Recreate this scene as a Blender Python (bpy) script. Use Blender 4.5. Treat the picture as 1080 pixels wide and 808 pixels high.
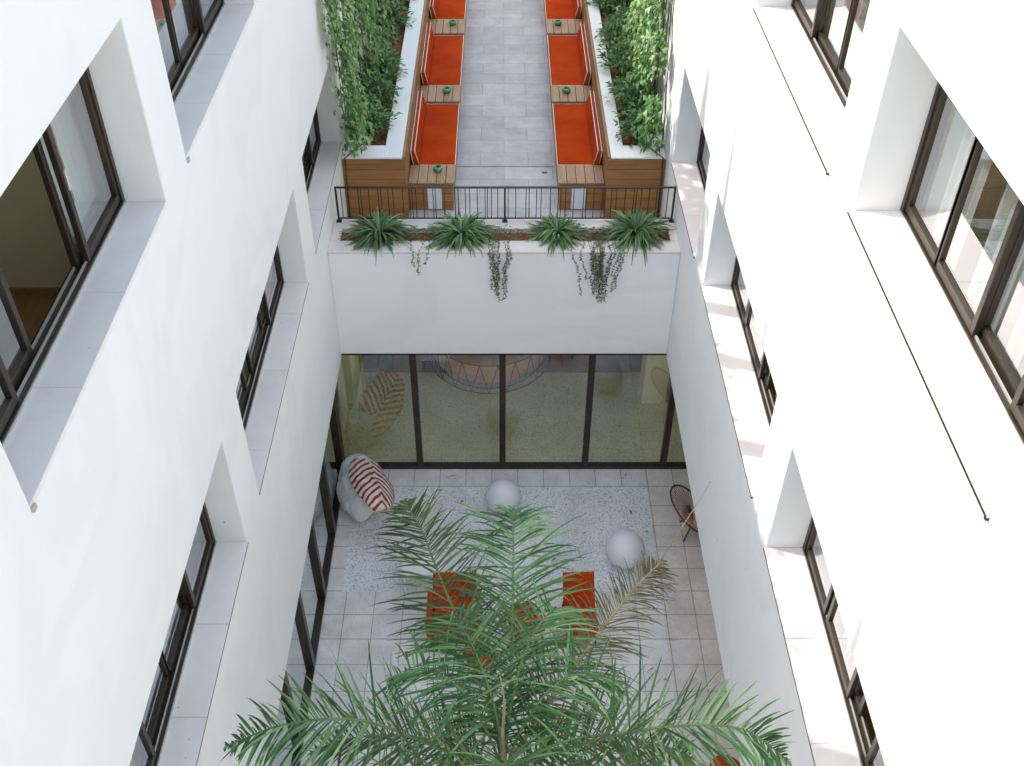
import bpy, bmesh, math, random
from mathutils import Vector, Matrix
R = math.radians
random.seed(7)
for o in list(bpy.data.objects): bpy.data.objects.remove(o)
SC = bpy.context.scene
COL = SC.collection

# ------------------------------------------------------------------ camera
cd = bpy.data.cameras.new('camera'); cam = bpy.data.objects.new('camera', cd); COL.objects.link(cam)
cam.location = (0, 0, 11.51); cam.rotation_euler = (R(90 - 41.6), 0, 0)
cd.sensor_width = 36; cd.lens = 36 * 1107 / 1080; cd.shift_x = 10 / 1080
cd.clip_start = 0.1; cd.clip_end = 600
SC.camera = cam
# ------------------------------------------------------------------ light
SUN_EL = 49.8; SUN_DIR = Vector((-1, .35, 0)).normalized()
w = bpy.data.worlds.new('World'); SC.world = w; w.use_nodes = True
nt = w.node_tree; bg = nt.nodes['Background']
sky = nt.nodes.new('ShaderNodeTexSky'); sky.sky_type = 'NISHITA'; sky.sun_disc = False
sky.sun_elevation = R(SUN_EL); sky.sun_rotation = math.atan2(SUN_DIR.x, SUN_DIR.y)
sky.air_density = 2.8; sky.dust_density = 3.0; sky.ozone_density = 1.0
wb = nt.nodes.new('ShaderNodeMix'); wb.data_type = 'RGBA'; wb.blend_type = 'MULTIPLY'; wb.inputs[0].default_value = 1
wb.inputs[7].default_value = (.965, .955, 1.03, 1)      # daylight white balance
nt.links.new(sky.outputs[0], wb.inputs[6]); nt.links.new(wb.outputs[2], bg.inputs[0]); bg.inputs[1].default_value = 0.15
ld = bpy.data.lights.new('sun', 'SUN'); ld.energy = 2.0; ld.angle = R(0.55); ld.color = (1, .985, .96)
sun = bpy.data.objects.new('sun', ld); COL.objects.link(sun)
tosun = Vector((SUN_DIR.x, SUN_DIR.y, math.tan(R(SUN_EL)))).normalized()
sun.rotation_euler = (-tosun).to_track_quat('-Z', 'Y').to_euler(); sun.location = (-8, 3, 20)
SC.view_settings.view_transform = 'Standard'; SC.view_settings.look = 'None'
SC.view_settings.exposure = 1.13; SC.view_settings.gamma = 1
SC.render.engine = 'CYCLES'
SC.cycles.max_bounces = 12; SC.cycles.diffuse_bounces = 7; SC.cycles.transparent_max_bounces = 16
SC.cycles.glossy_bounces = 4

# ------------------------------------------------------------------ materials
def newmat(name):
    m = bpy.data.materials.new(name); m.use_nodes = True
    return m, m.node_tree, m.node_tree.nodes['Principled BSDF']
def nd(nt, t, **k):
    n = nt.nodes.new(t)
    for a, v in k.items():
        if a in n.inputs.keys(): n.inputs[a].default_value = v
        else: setattr(n, a, v)
    return n
def ramp(nt, pts):
    n = nt.nodes.new('ShaderNodeValToRGB'); cr = n.color_ramp
    while len(cr.elements) < len(pts): cr.elements.new(.5)
    for e, (p, c) in zip(cr.elements, pts): e.position = p; e.color = (*c, 1) if len(c) == 3 else c
    return n
def coords(nt, scale=(1, 1, 1), loc=(0, 0, 0)):
    g = nt.nodes.new('ShaderNodeNewGeometry'); mp = nt.nodes.new('ShaderNodeMapping')
    mp.inputs['Scale'].default_value = scale; mp.inputs['Location'].default_value = loc
    nt.links.new(g.outputs['Position'], mp.inputs[0]); return mp.outputs[0]
def bump(nt, b, src, strength=.2, dist=.01):
    n = nd(nt, 'ShaderNodeBump'); n.inputs['Strength'].default_value = strength; n.inputs['Distance'].default_value = dist
    nt.links.new(src, n.inputs['Height']); nt.links.new(n.outputs[0], b.inputs['Normal'])
def mixc(nt, f, a, b, mode='MIX'):
    n = nt.nodes.new('ShaderNodeMix'); n.data_type = 'RGBA'; n.blend_type = mode
    for s, v in ((0, f), (6, a), (7, b)):
        if hasattr(v, 'links') or isinstance(v, bpy.types.NodeSocket): nt.links.new(v, n.inputs[s])
        else: n.inputs[s].default_value = v if s == 0 else (*v, 1)
    return n.outputs[2]

def noisy(name, c1, c2, scale=5, rough=.6, stretch=(1, 1, 1), bs=.15, bd=.005, fine=60, metallic=0, detail=5):
    m, t, b = newmat(name)
    v = coords(t, stretch)
    n = nd(t, 'ShaderNodeTexNoise', Scale=scale, Detail=detail, Roughness=.6); t.links.new(v, n.inputs['Vector'])
    r = ramp(t, [(.3, c1), (.7, c2)]); t.links.new(n.outputs[0], r.inputs[0]); t.links.new(r.outputs[0], b.inputs['Base Color'])
    n2 = nd(t, 'ShaderNodeTexNoise', Scale=fine, Detail=3); t.links.new(v, n2.inputs['Vector'])
    bump(t, b, n2.outputs[0], bs, bd)
    b.inputs['Roughness'].default_value = rough; b.inputs['Metallic'].default_value = metallic
    return m

def m_plaster():
    m, t, b = newmat('plaster'); v = coords(t)
    n = nd(t, 'ShaderNodeTexNoise', Scale=.7, Detail=6, Roughness=.65); t.links.new(v, n.inputs['Vector'])
    r = ramp(t, [(.3, (.84, .845, .86)), (.72, (.87, .875, .885))]); t.links.new(n.outputs[0], r.inputs[0])
    v2 = coords(t, (2.5, 2.5, .25))
    n3 = nd(t, 'ShaderNodeTexNoise', Scale=2.2, Detail=5, Roughness=.7); t.links.new(v2, n3.inputs['Vector'])
    r3 = ramp(t, [(.55, (1, 1, 1)), (.85, (.965, .96, .955))]); t.links.new(n3.outputs[0], r3.inputs[0])
    c = mixc(t, 1.0, r.outputs[0], r3.outputs[0], 'MULTIPLY')
    vo = nd(t, 'ShaderNodeTexVoronoi', Scale=1.6); t.links.new(v, vo.inputs['Vector'])
    r4 = ramp(t, [(.012, (.45, .42, .4)), (.02, (1, 1, 1))]); t.links.new(vo.outputs[0], r4.inputs[0])
    c = mixc(t, 1.0, c, r4.outputs[0], 'MULTIPLY')
    np_ = nd(t, 'ShaderNodeTexNoise', Scale=.45, Detail=3, Distortion=1.2); t.links.new(v, np_.inputs['Vector'])
    rp = ramp(t, [(.48, (1, 1, 1)), (.52, (.965, .97, .975)), (.60, (.965, .97, .975)), (.64, (1, 1, 1))]); t.links.new(np_.outputs[0], rp.inputs[0])
    c = mixc(t, 1.0, c, rp.outputs[0], 'MULTIPLY')
    t.links.new(c, b.inputs['Base Color']); b.inputs['Roughness'].default_value = .85
    n2 = nd(t, 'ShaderNodeTexNoise', Scale=9, Detail=8, Roughness=.7); t.links.new(v, n2.inputs['Vector'])
    bump(t, b, n2.outputs[0], .25, .012)
    return m

def m_stone(name, c1, c2, speck=(.25, .2, .18), sp=.03):
    m, t, b = newmat(name); v = coords(t)
    n = nd(t, 'ShaderNodeTexNoise', Scale=2.3, Detail=7, Roughness=.7); t.links.new(v, n.inputs['Vector'])
    r = ramp(t, [(.3, c1), (.7, c2)]); t.links.new(n.outputs[0], r.inputs[0])
    vo = nd(t, 'ShaderNodeTexVoronoi', Scale=9.0); t.links.new(v, vo.inputs['Vector'])
    nn = nd(t, 'ShaderNodeTexNoise', Scale=30, Detail=3); t.links.new(v, nn.inputs['Vector'])
    ad = nd(t, 'ShaderNodeMath', operation='MULTIPLY_ADD'); t.links.new(nn.outputs[0], ad.inputs[0]); ad.inputs[1].default_value = .12
    t.links.new(vo.outputs[0], ad.inputs[2])
    r2 = ramp(t, [(.09 + sp, speck), (.12 + sp, (1, 1, 1))]); t.links.new(ad.outputs[0], r2.inputs[0])
    c = mixc(t, .75, r.outputs[0], r2.outputs[0], 'MULTIPLY')
    t.links.new(c, b.inputs['Base Color']); b.inputs['Roughness'].default_value = .6
    bump(t, b, nn.outputs[0], .2, .004)
    return m

def m_tiles(name, w, h, ox, oy, c1, c2, mortar, offset=0.0, speck=True, msize=.012, rough=.6, border=None):
    m, t, b = newmat(name)
    v = coords(t, (1, 1, 1), (-ox, -oy, 0))
    br = nd(t, 'ShaderNodeTexBrick'); br.offset = offset; br.offset_frequency = 2; br.squash = 1
    for k, val in (('Scale', 1.0), ('Mortar Size', msize), ('Mortar Smooth', .1), ('Brick Width', w), ('Row Height', h), ('Bias', 0.0)): br.inputs[k].default_value = val
    br.inputs['Color1'].default_value = (*c1, 1); br.inputs['Color2'].default_value = (*c2, 1); br.inputs['Mortar'].default_value = (*mortar, 1)
    t.links.new(v, br.inputs['Vector'])
    n = nd(t, 'ShaderNodeTexNoise', Scale=3.0, Detail=8, Roughness=.72); t.links.new(v, n.inputs['Vector'])
    r = ramp(t, [(.3, (.78, .77, .77)), (.65, (1.08, 1.08, 1.08))]); t.links.new(n.outputs[0], r.inputs[0])
    c = mixc(t, 1.0, br.outputs[0], r.outputs[0], 'MULTIPLY')
    if speck:
        vo = nd(t, 'ShaderNodeTexVoronoi', Scale=22.0); t.links.new(v, vo.inputs['Vector'])
        r2 = ramp(t, [(.11, (.4, .36, .33)), (.17, (1, 1, 1))]); t.links.new(vo.outputs[0], r2.inputs[0])
        c = mixc(t, .7, c, r2.outputs[0], 'MULTIPLY')
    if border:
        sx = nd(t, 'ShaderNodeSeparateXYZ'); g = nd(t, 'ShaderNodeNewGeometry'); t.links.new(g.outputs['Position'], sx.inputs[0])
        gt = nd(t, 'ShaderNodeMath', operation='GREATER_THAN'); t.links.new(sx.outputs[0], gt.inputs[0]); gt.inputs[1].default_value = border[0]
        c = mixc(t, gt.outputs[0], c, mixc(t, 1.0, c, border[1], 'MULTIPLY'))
    t.links.new(c, b.inputs['Base Color']); b.inputs['Roughness'].default_value = rough
    ml = nd(t, 'ShaderNodeMath', operation='SUBTRACT'); t.links.new(n.outputs[0], ml.inputs[0]); t.links.new(br.outputs[1], ml.inputs[1])
    bump(t, b, ml.outputs[0], .35, .006)
    return m

def m_terrazzo(name, base, chips, dark, scale=45, rough=.35, bs=0.0):
    m, t, b = newmat(name); v = coords(t)
    vo = nd(t, 'ShaderNodeTexVoronoi', Scale=scale); t.links.new(v, vo.inputs['Vector'])
    sep = nd(t, 'ShaderNodeSeparateColor'); t.links.new(vo.outputs['Color'], sep.inputs[0])
    r = ramp(t, [(0, dark), (.16, dark), (.2, base), (.6, base), (.64, chips), (1, chips)]); t.links.new(sep.outputs[0], r.inputs[0])
    n = nd(t, 'ShaderNodeTexNoise', Scale=1.5, Detail=5); t.links.new(v, n.inputs['Vector'])
    r2 = ramp(t, [(.3, (.85, .85, .85)), (.7, (1.05, 1.05, 1.05))]); t.links.new(n.outputs[0], r2.inputs[0])
    c = mixc(t, 1.0, r.outputs[0], r2.outputs[0], 'MULTIPLY')
    t.links.new(c, b.inputs['Base Color']); b.inputs['Roughness'].default_value = rough
    if bs: bump(t, b, vo.outputs[0], bs, .02)
    return m

def m_wood(name, c1, c2, axis=0, rough=.45, plank=0, paxis=2):
    m, t, b = newmat(name); s = [14, 14, 14]; s[axis] = .8
    v = coords(t, s)
    n = nd(t, 'ShaderNodeTexNoise', Scale=2.2, Detail=7, Roughness=.65, Distortion=.6); t.links.new(v, n.inputs['Vector'])
    r = ramp(t, [(.3, c1), (.7, c2)]); t.links.new(n.outputs[0], r.inputs[0])
    g = nd(t, 'ShaderNodeNewGeometry')
    rr = ramp(t, [(0, (.82, .82, .82)), (1, (1.12, 1.12, 1.12))]); t.links.new(g.outputs['Random Per Island'], rr.inputs[0])
    c = mixc(t, 1.0, r.outputs[0], rr.outputs[0], 'MULTIPLY')
    t.links.new(c, b.inputs['Base Color']); b.inputs['Roughness'].default_value = rough
    bump(t, b, n.outputs[0], .2, .003)
    return m

def m_leaf(name, c1, c2, c3=None, rough=.45, trans=.3, dark=1.0):
    m, t, b = newmat(name)
    g = nd(t, 'ShaderNodeNewGeometry')
    pts = [(0, c1), (1, c2)] if c3 is None else [(0, c1), (.55, c2), (1, c3)]
    r = ramp(t, pts); t.links.new(g.outputs['Random Per Island'], r.inputs[0])
    v = coords(t); n = nd(t, 'ShaderNodeTexNoise', Scale=2.5, Detail=3); t.links.new(v, n.inputs['Vector'])
    r2 = ramp(t, [(.3, (.72, .72, .72)), (.7, (1.2, 1.2, 1.2))]); t.links.new(n.outputs[0], r2.inputs[0])
    c = mixc(t, 1.0, r.outputs[0], r2.outputs[0], 'MULTIPLY')
    t.links.new(c, b.inputs['Base Color']); b.inputs['Roughness'].default_value = rough
    tr = nd(t, 'ShaderNodeBsdfTranslucent'); t.links.new(c, tr.inputs[0])
    mx = nd(t, 'ShaderNodeMixShader'); mx.inputs[0].default_value = trans
    t.links.new(b.outputs[0], mx.inputs[1]); t.links.new(tr.outputs[0], mx.inputs[2])
    t.links.new(mx.outputs[0], t.nodes['Material Output'].inputs[0])
    return m

def m_glass(name, tint, lo=.12, hi=.95, pw=2.5):
    m = bpy.data.materials.new(name); m.use_nodes = True; t = m.node_tree; t.nodes.clear()
    out = nd(t, 'ShaderNodeOutputMaterial'); tr = nd(t, 'ShaderNodeBsdfTransparent'); tr.inputs[0].default_value = (*tint, 1)
    gl = nd(t, 'ShaderNodeBsdfGlossy'); gl.inputs['Roughness'].default_value = .008; gl.inputs[0].default_value = (.95, .97, 1, 1)
    v = coords(t); n = nd(t, 'ShaderNodeTexNoise', Scale=1.3, Detail=1); t.links.new(v, n.inputs['Vector'])
    bp = nd(t, 'ShaderNodeBump'); bp.inputs['Strength'].default_value = .05; bp.inputs['Distance'].default_value = .02; t.links.new(n.outputs[0], bp.inputs['Height']); t.links.new(bp.outputs[0], gl.inputs['Normal'])
    lw = nd(t, 'ShaderNodeLayerWeight'); lw.inputs[0].default_value = .5
    p = nd(t, 'ShaderNodeMath', operation='POWER'); t.links.new(lw.outputs['Facing'], p.inputs[0]); p.inputs[1].default_value = pw
    ma = nd(t, 'ShaderNodeMath', operation='MULTIPLY_ADD'); t.links.new(p.outputs[0], ma.inputs[0]); ma.inputs[1].default_value = hi - lo; ma.inputs[2].default_value = lo
    mx = nd(t, 'ShaderNodeMixShader'); t.links.new(ma.outputs[0], mx.inputs[0]); t.links.new(tr.outputs[0], mx.inputs[1]); t.links.new(gl.outputs[0], mx.inputs[2])
    t.links.new(mx.outputs[0], out.inputs[0]); return m

def m_sheer(name, col):
    m, t, b = newmat(name); b.inputs['Base Color'].default_value = (*col, 1); b.inputs['Roughness'].default_value = .9
    tr = nd(t, 'ShaderNodeBsdfTranslucent'); tr.inputs[0].default_value = (*col, 1)
    mx = nd(t, 'ShaderNodeMixShader'); mx.inputs[0].default_value = .45
    v = coords(t, (90, 90, 1)); n = nd(t, 'ShaderNodeTexNoise', Scale=1, Detail=2); t.links.new(v, n.inputs['Vector']); bump(t, b, n.outputs[0], .3, .004)
    t.links.new(b.outputs[0], mx.inputs[1]); t.links.new(tr.outputs[0], mx.inputs[2]); t.links.new(mx.outputs[0], t.nodes['Material Output'].inputs[0])
    return m

def m_stripes():
    m, t, b = newmat('striped_fabric')
    tc = nd(t, 'ShaderNodeTexCoord'); sp = nd(t, 'ShaderNodeSeparateXYZ'); t.links.new(tc.outputs['Object'], sp.inputs[0])
    ab = nd(t, 'ShaderNodeMath', operation='ABSOLUTE'); t.links.new(sp.outputs[0], ab.inputs[0])
    n = nd(t, 'ShaderNodeTexNoise', Scale=5.0, Detail=2); t.links.new(tc.outputs['Object'], n.inputs['Vector'])
    m1 = nd(t, 'ShaderNodeMath', operation='MULTIPLY_ADD'); t.links.new(ab.outputs[0], m1.inputs[0]); m1.inputs[1].default_value = 1.1; t.links.new(sp.outputs[1], m1.inputs[2])
    m2 = nd(t, 'ShaderNodeMath', operation='MULTIPLY_ADD'); t.links.new(n.outputs[0], m2.inputs[0]); m2.inputs[1].default_value = .10; t.links.new(m1.outputs[0], m2.inputs[2])
    m3 = nd(t, 'ShaderNodeMath', operation='MULTIPLY'); t.links.new(m2.outputs[0], m3.inputs[0]); m3.inputs[1].default_value = 50
    s = nd(t, 'ShaderNodeMath', operation='SINE'); t.links.new(m3.outputs[0], s.inputs[0])
    r = ramp(t, [(.46, (.80, .74, .68)), (.54, (.33, .035, .018))])
    ad = nd(t, 'ShaderNodeMath', operation='MULTIPLY_ADD'); t.links.new(s.outputs[0], ad.inputs[0]); ad.inputs[1].default_value = .5; ad.inputs[2].default_value = .42
    t.links.new(ad.outputs[0], r.inputs[0]); t.links.new(r.outputs[0], b.inputs['Base Color']); b.inputs['Roughness'].default_value = .85
    n2 = nd(t, 'ShaderNodeTexNoise', Scale=9.0, Detail=4); t.links.new(tc.outputs['Object'], n2.inputs['Vector']); bump(t, b, n2.outputs[0], .8, .03)
    return m

M = {}
M['plaster'] = m_plaster()
M['inner_wall'] = noisy('inner_wall', (.80, .76, .58), (.84, .80, .62), 1.5, .8)
M['sill'] = m_stone('sill_stone', (.80, .73, .71), (.88, .82, .795), (.35, .28, .27), .0)
M['coping'] = m_stone('coping_stone', (.66, .59, .56), (.74, .68, .65), (.5, .42, .38), -.02)
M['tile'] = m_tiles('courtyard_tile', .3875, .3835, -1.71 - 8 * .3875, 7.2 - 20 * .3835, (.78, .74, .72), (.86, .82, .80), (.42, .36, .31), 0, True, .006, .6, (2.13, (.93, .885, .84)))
M['deck_tile'] = m_tiles('terrace_tile', .735, .40, -.71, 11.05, (.47, .45, .46), (.58, .555, .56), (.34, .33, .33), .5, False, .005, .5)
M['gravel'] = m_terrazzo('white_gravel', (.86, .86, .86), (.92, .92, .92), (.50, .50, .50), 75, .85, .15)
M['terrazzo'] = m_terrazzo('terrazzo', (.88, .87, .76), (.93, .92, .84), (.55, .53, .42), 80, .3)
M['wood_x'] = m_wood('cladding_wood', (.27, .115, .028), (.47, .22, .065), 0)
M['wood_y'] = m_wood('table_wood', (.30, .17, .085), (.46, .29, .16), 1, .5)
M['wood_dark'] = m_wood('floor_wood', (.16, .07, .025), (.28, .13, .05), 0)
M['wood_room'] = m_wood('room_floor_wood', (.38, .22, .11), (.52, .33, .18), 1)
M['cap'] = noisy('sill_cap', (.42, .36, .28), (.5, .43, .35), 8, .7)
M['orange'] = noisy('orange_fabric', (.38, .034, .002), (.53, .060, .004), 2.2, .95, bs=.6, bd=.02, fine=7)
M['orange'].node_tree.nodes['Principled BSDF'].inputs['Specular IOR Level'].default_value = .12
M['piping'] = noisy('piping', (.75, .66, .58), (.85, .78, .7), 9, .7)
M['bronze'] = noisy('bronze_aluminium', (.032, .024, .017), (.052, .038, .027), 6, .38, metallic=.35)
M['rail_metal'] = noisy('rail_metal', (.028, .020, .018), (.045, .034, .03), 12, .5, metallic=.4)
M['track'] = noisy('track_metal', (.62, .60, .58), (.7, .68, .66), 10, .35, metallic=.6)
M['glass'] = m_glass('window_glass', (.90, .94, .92), .16, .95, 2.2)
M['glass_green'] = m_glass('tinted_glass', (.99, .98, .70), .20, .95, 2.6)
M['sheer'] = m_sheer('sheer_curtain', (.80, .81, .82))
M['orange_curtain'] = m_sheer('orange_curtain', (.55, .25, .07))
M['soil'] = noisy('bark_soil', (.13, .05, .02), (.55, .22, .08), 28, .95, bs=1, bd=.03, fine=70)
M['globe'] = noisy('white_globe', (.74, .75, .79), (.80, .81, .84), 3, .35, bs=.05, fine=20)
M['white'] = noisy('white_paint', (.78, .78, .78), (.84, .84, .84), 4, .45)
M['paper'] = noisy('white_notice', (.72, .77, .82), (.85, .88, .9), 10, .3)
M['beanbag'] = noisy('beanbag_fabric', (.66, .67, .65), (.80, .82, .83), 4, .8, bs=.8, bd=.03, fine=8)
M['stripes'] = m_stripes()
M['green_glaze'] = noisy('green_glaze', (.06, .28, .13), (.10, .40, .20), 10, .15)
M['ash'] = noisy('ash', (.03, .05, .04), (.08, .1, .08), 20, .8)
M['terracotta'] = noisy('terracotta', (.75, .40, .27), (.84, .50, .35), 3, .6)
M['wire'] = noisy('wire', (.10, .03, .02), (.14, .05, .03), 10, .5)
M['blackwire'] = noisy('black_wire', (.02, .015, .015), (.03, .025, .02), 10, .5)
M['pink'] = noisy('pink_fabric', (.55, .32, .27), (.62, .38, .32), 5, .8)
M['grey_dark'] = noisy('dark_plastic', (.05, .045, .045), (.08, .07, .07), 8, .5)
M['palm'] = m_leaf('palm_leaflet', (.032, .095, .028), (.085, .22, .060), (.30, .46, .19), .27, .32)
M['palm_low'] = m_leaf('dark_palm_leaflet', (.035, .07, .018), (.08, .14, .035), (.18, .24, .08), .4, .3)  # darker, more olive leaflet tone for some fronds
M['palm_dry'] = m_leaf('dry_palm_leaflet', (.07, .08, .03), (.16, .14, .06), (.33, .27, .15), .6, .25)
M['rachis'] = noisy('palm_rachis', (.08, .14, .045), (.17, .23, .08), 8, .5)
M['rachis_dry'] = noisy('dry_rachis', (.22, .15, .07), (.42, .33, .18), 8, .7)
M['bark'] = noisy('palm_bark', (.10, .07, .045), (.24, .18, .12), 12, .9, (1, 1, 6), .8, .03, 30)
M['fern'] = m_leaf('fern_leaf', (.05, .13, .04), (.12, .23, .08), (.28, .40, .18), .45, .25)
M['trail'] = m_leaf('trailing_leaf', (.045, .09, .035), (.09, .15, .07), (.17, .23, .12), .5, .25)
M['vine'] = m_leaf('vine_leaf', (.08, .20, .05), (.17, .34, .10), (.42, .55, .24), .45, .3)
M['shrub'] = m_leaf('shrub_leaf', (.05, .15, .045), (.11, .26, .09), (.26, .42, .18), .45, .3)
M['stem'] = noisy('stem', (.08, .06, .03), (.14, .10, .05), 20, .8)
M['roofing'] = noisy('roof_gravel', (.4, .39, .37), (.52, .5, .48), 10, .9)
M['ground'] = noisy('street_ground', (.18, .18, .17), (.26, .25, .24), 1, .9)

# ------------------------------------------------------------------ mesh helpers
def V(*a): return Vector(a)
class MB:
    def __init__(s): s.v = []; s.f = []; s.sm = []
    def face(s, pts, smooth=False):
        i = len(s.v); s.v += [tuple(p) for p in pts]; s.f.append(tuple(range(i, i + len(pts)))); s.sm.append(smooth); return s
    def box(s, x0, x1, y0, y1, z0, z1):
        i = len(s.v)
        s.v += [(x0, y0, z0), (x1, y0, z0), (x1, y1, z0), (x0, y1, z0), (x0, y0, z1), (x1, y0, z1), (x1, y1, z1), (x0, y1, z1)]
        for q in ((3, 2, 1, 0), (4, 5, 6, 7), (0, 1, 5, 4), (1, 2, 6, 5), (2, 3, 7, 6), (3, 0, 4, 7)): s.f.append(tuple(i + k for k in q)); s.sm.append(False)
        return s
    def tube(s, pts, r, n=8, cap=True):
        pts = [Vector(p) for p in pts]; rs = r if isinstance(r, (list, tuple)) else [r] * len(pts)
        base = len(s.v); up = V(0, 0, 1)
        for k, p in enumerate(pts):
            d = (pts[min(k + 1, len(pts) - 1)] - pts[max(k - 1, 0)]).normalized()
            a = d.cross(up)
            if a.length < .05: a = d.cross(V(1, 0, 0))
            a.normalize(); b = d.cross(a)
            for j in range(n):
                t = 2 * math.pi * j / n; s.v.append(tuple(p + (a * math.cos(t) + b * math.sin(t)) * rs[k]))
        for k in range(len(pts) - 1):
            for j in range(n):
                s.f.append((base + k * n + j, base + k * n + (j + 1) % n, base + (k + 1) * n + (j + 1) % n, base + (k + 1) * n + j)); s.sm.append(True)
        if cap:
            s.f.append(tuple(base + j for j in reversed(range(n)))); s.sm.append(False)
            e = base + (len(pts) - 1) * n; s.f.append(tuple(e + j for j in range(n))); s.sm.append(False)
        return s
    def ring(s, c, r, tr, n=32, m=6, a0=0, a1=2 * math.pi):
        pts = [(c[0] + r * math.cos(a0 + (a1 - a0) * k / n), c[1] + r * math.sin(a0 + (a1 - a0) * k / n), c[2]) for k in range(n + 1)]
        return s.tube(pts, tr, m)
    def lathe(s, prof, c=(0, 0, 0), n=32):
        base = len(s.v)
        for (r, z) in prof:
            for j in range(n):
                t = 2 * math.pi * j / n; s.v.append((c[0] + r * math.cos(t), c[1] + r * math.sin(t), c[2] + z))
        for k in range(len(prof) - 1):
            for j in range(n):
                s.f.append((base + k * n + j, base + k * n + (j + 1) % n, base + (k + 1) * n + (j + 1) % n, base + (k + 1) * n + j)); s.sm.append(True)
        return s
    def leaf(s, p, d, up, L, W, fold=.25):
        p = Vector(p); d = Vector(d).normalized(); sd = d.cross(Vector(up))
        if sd.length < .01: sd = d.cross(V(1, 0, 0))
        sd.normalize(); n = sd.cross(d)
        i = len(s.v); m1 = p + d * L * .42
        s.v += [tuple(p), tuple(m1 - sd * W * .5 + n * W * fold), tuple(p + d * L - n * L * .12), tuple(m1 + sd * W * .5 + n * W * fold), tuple(m1)]
        s.f += [(i, i + 4, i + 1), (i + 4, i + 2, i + 1), (i, i + 3, i + 4), (i + 4, i + 3, i + 2)]; s.sm += [False] * 4
        return s
    def strip(s, pts, ws, side, n=None):
        i = len(s.v)
        for p, w_ in zip(pts, ws):
            s.v += [tuple(p - side * w_), tuple(p + side * w_)]
        for k in range(len(pts) - 1):
            s.f.append((i + 2 * k, i + 2 * k + 1, i + 2 * k + 3, i + 2 * k + 2)); s.sm.append(True)
        return s
    def build(s, name, mat, parent=None, bevel=0, seg=2, loc=None, weld=False):
        me = bpy.data.meshes.new(name); me.from_pydata(s.v, [], s.f); me.update()
        me.polygons.foreach_set('use_smooth', s.sm)
        me.materials.append(M[mat] if isinstance(mat, str) else mat)
        o = bpy.data.objects.new(name, me); COL.objects.link(o)
        if loc: o.location = loc
        if parent:
            o.parent = parent
        if bevel:
            b = o.modifiers.new('bevel', 'BEVEL'); b.width = bevel; b.segments = seg; b.limit_method = 'ANGLE'
        return o
def tag(o, label=None, cat=None, group=None, kind=None):
    for k, v in (('label', label), ('category', cat), ('group', group), ('kind', kind)):
        if v: o[k] = v
    return o
def empty(name, loc, label, cat, group=None, rz=0):
    o = bpy.data.objects.new(name, None); COL.objects.link(o); o.location = loc; o.rotation_euler = (0, 0, rz); o.empty_display_size = .2
    return tag(o, label, cat, group)
def children(o): return [c for c in bpy.data.objects if c.parent == o]
def copy_tree(o, loc, label=None, rz=None):
    c = o.copy(); COL.objects.link(c); c.location = loc
    if rz is not None: c.rotation_euler = (0, 0, rz)
    if label: c['label'] = label
    for ch in children(o):
        d = ch.copy(); COL.objects.link(d); d.parent = c
        for g in children(ch):
            e = g.copy(); COL.objects.link(e); e.parent = d
    return c
def struct(name, mb, mat, **k): return tag(mb.build(name, mat, **k), kind='structure')

XL, XR = -2.21, 2.25; ROOF = 9.95
# ------------------------------------------------------------------ ground and floors
struct('ground', MB().face([(-150, -150, -.06), (150, -150, -.06), (150, 150, -.06), (-150, 150, -.06)]), 'ground')
struct('courtyard_floor', MB().face([(-9.2, -12.2, 0), (9.2, -12.2, 0), (9.2, 11.0, 0), (-9.2, 11.0, 0)]), 'tile')  # also runs unseen past the buildings, added there to bounce sunlight
struct('interior_floor', MB().face([(-6, 11.0, .0), (6, 11.0, .0), (6, 13.23, .0), (-6, 13.23, .0)]), 'terrazzo')
struct('interior_wood_floor', MB().face([(-6, 13.23, 0), (6, 13.23, 0), (6, 16.5, 0), (-6, 16.5, 0)]), 'wood_dark')
# white pebbles: a bed with real stones on top
g = MB(); g.face([(-2.17, 8.72, .004), (2.14, 8.72, .004), (2.14, 10.63, .004), (-2.17, 10.63, .004)])
rg = random.Random(3)
for k in range(17000):
    x = rg.uniform(-2.155, 2.125); y = rg.uniform(8.735, 10.615); r = rg.uniform(.009, .016); a = rg.uniform(0, 6.28); i = len(g.v)
    h = r * rg.uniform(.2, .5)
    for j in range(5):
        t = a + j * 1.2566; rr = r * rg.uniform(.75, 1.1); g.v.append((x + rr * math.cos(t), y + rr * math.sin(t), .006))
    g.v.append((x + rg.uniform(-.3, .3) * r, y + rg.uniform(-.3, .3) * r, .006 + h))
    for j in range(5): g.f.append((i + j, i + (j + 1) % 5, i + 5)); g.sm.append(False)
tag(g.build('gravel', 'gravel'), 'bed of loose white pebbles set in the tiled courtyard floor', 'gravel', kind='stuff')

# ------------------------------------------------------------------ buildings
def soften(o, w_):
    bm = bmesh.new(); bm.from_mesh(o.data); bmesh.ops.remove_doubles(bm, verts=bm.verts[:], dist=.0005)
    bmesh.ops.recalc_face_normals(bm, faces=bm.faces[:]); bm.to_mesh(o.data); bm.free()
    b = o.modifiers.new('bevel', 'BEVEL'); b.width = w_; b.segments = 3; b.limit_method = 'ANGLE'; b.angle_limit = R(40)
    for p in o.data.polygons: p.use_smooth = False
def sheet(mb, x, ys, zs, holes, flip):
    ys = sorted(set(ys)); zs = sorted(set(zs))
    for a, b in zip(ys, ys[1:]):
        for c, d in zip(zs, zs[1:]):
            my, mz = (a + b) / 2, (c + d) / 2
            if any(h[0] < my < h[1] and h[2] < mz < h[3] for h in holes): continue
            q = [(x, a, c), (x, b, c), (x, b, d), (x, a, d)]
            mb.face(q if flip else q[::-1])
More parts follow.
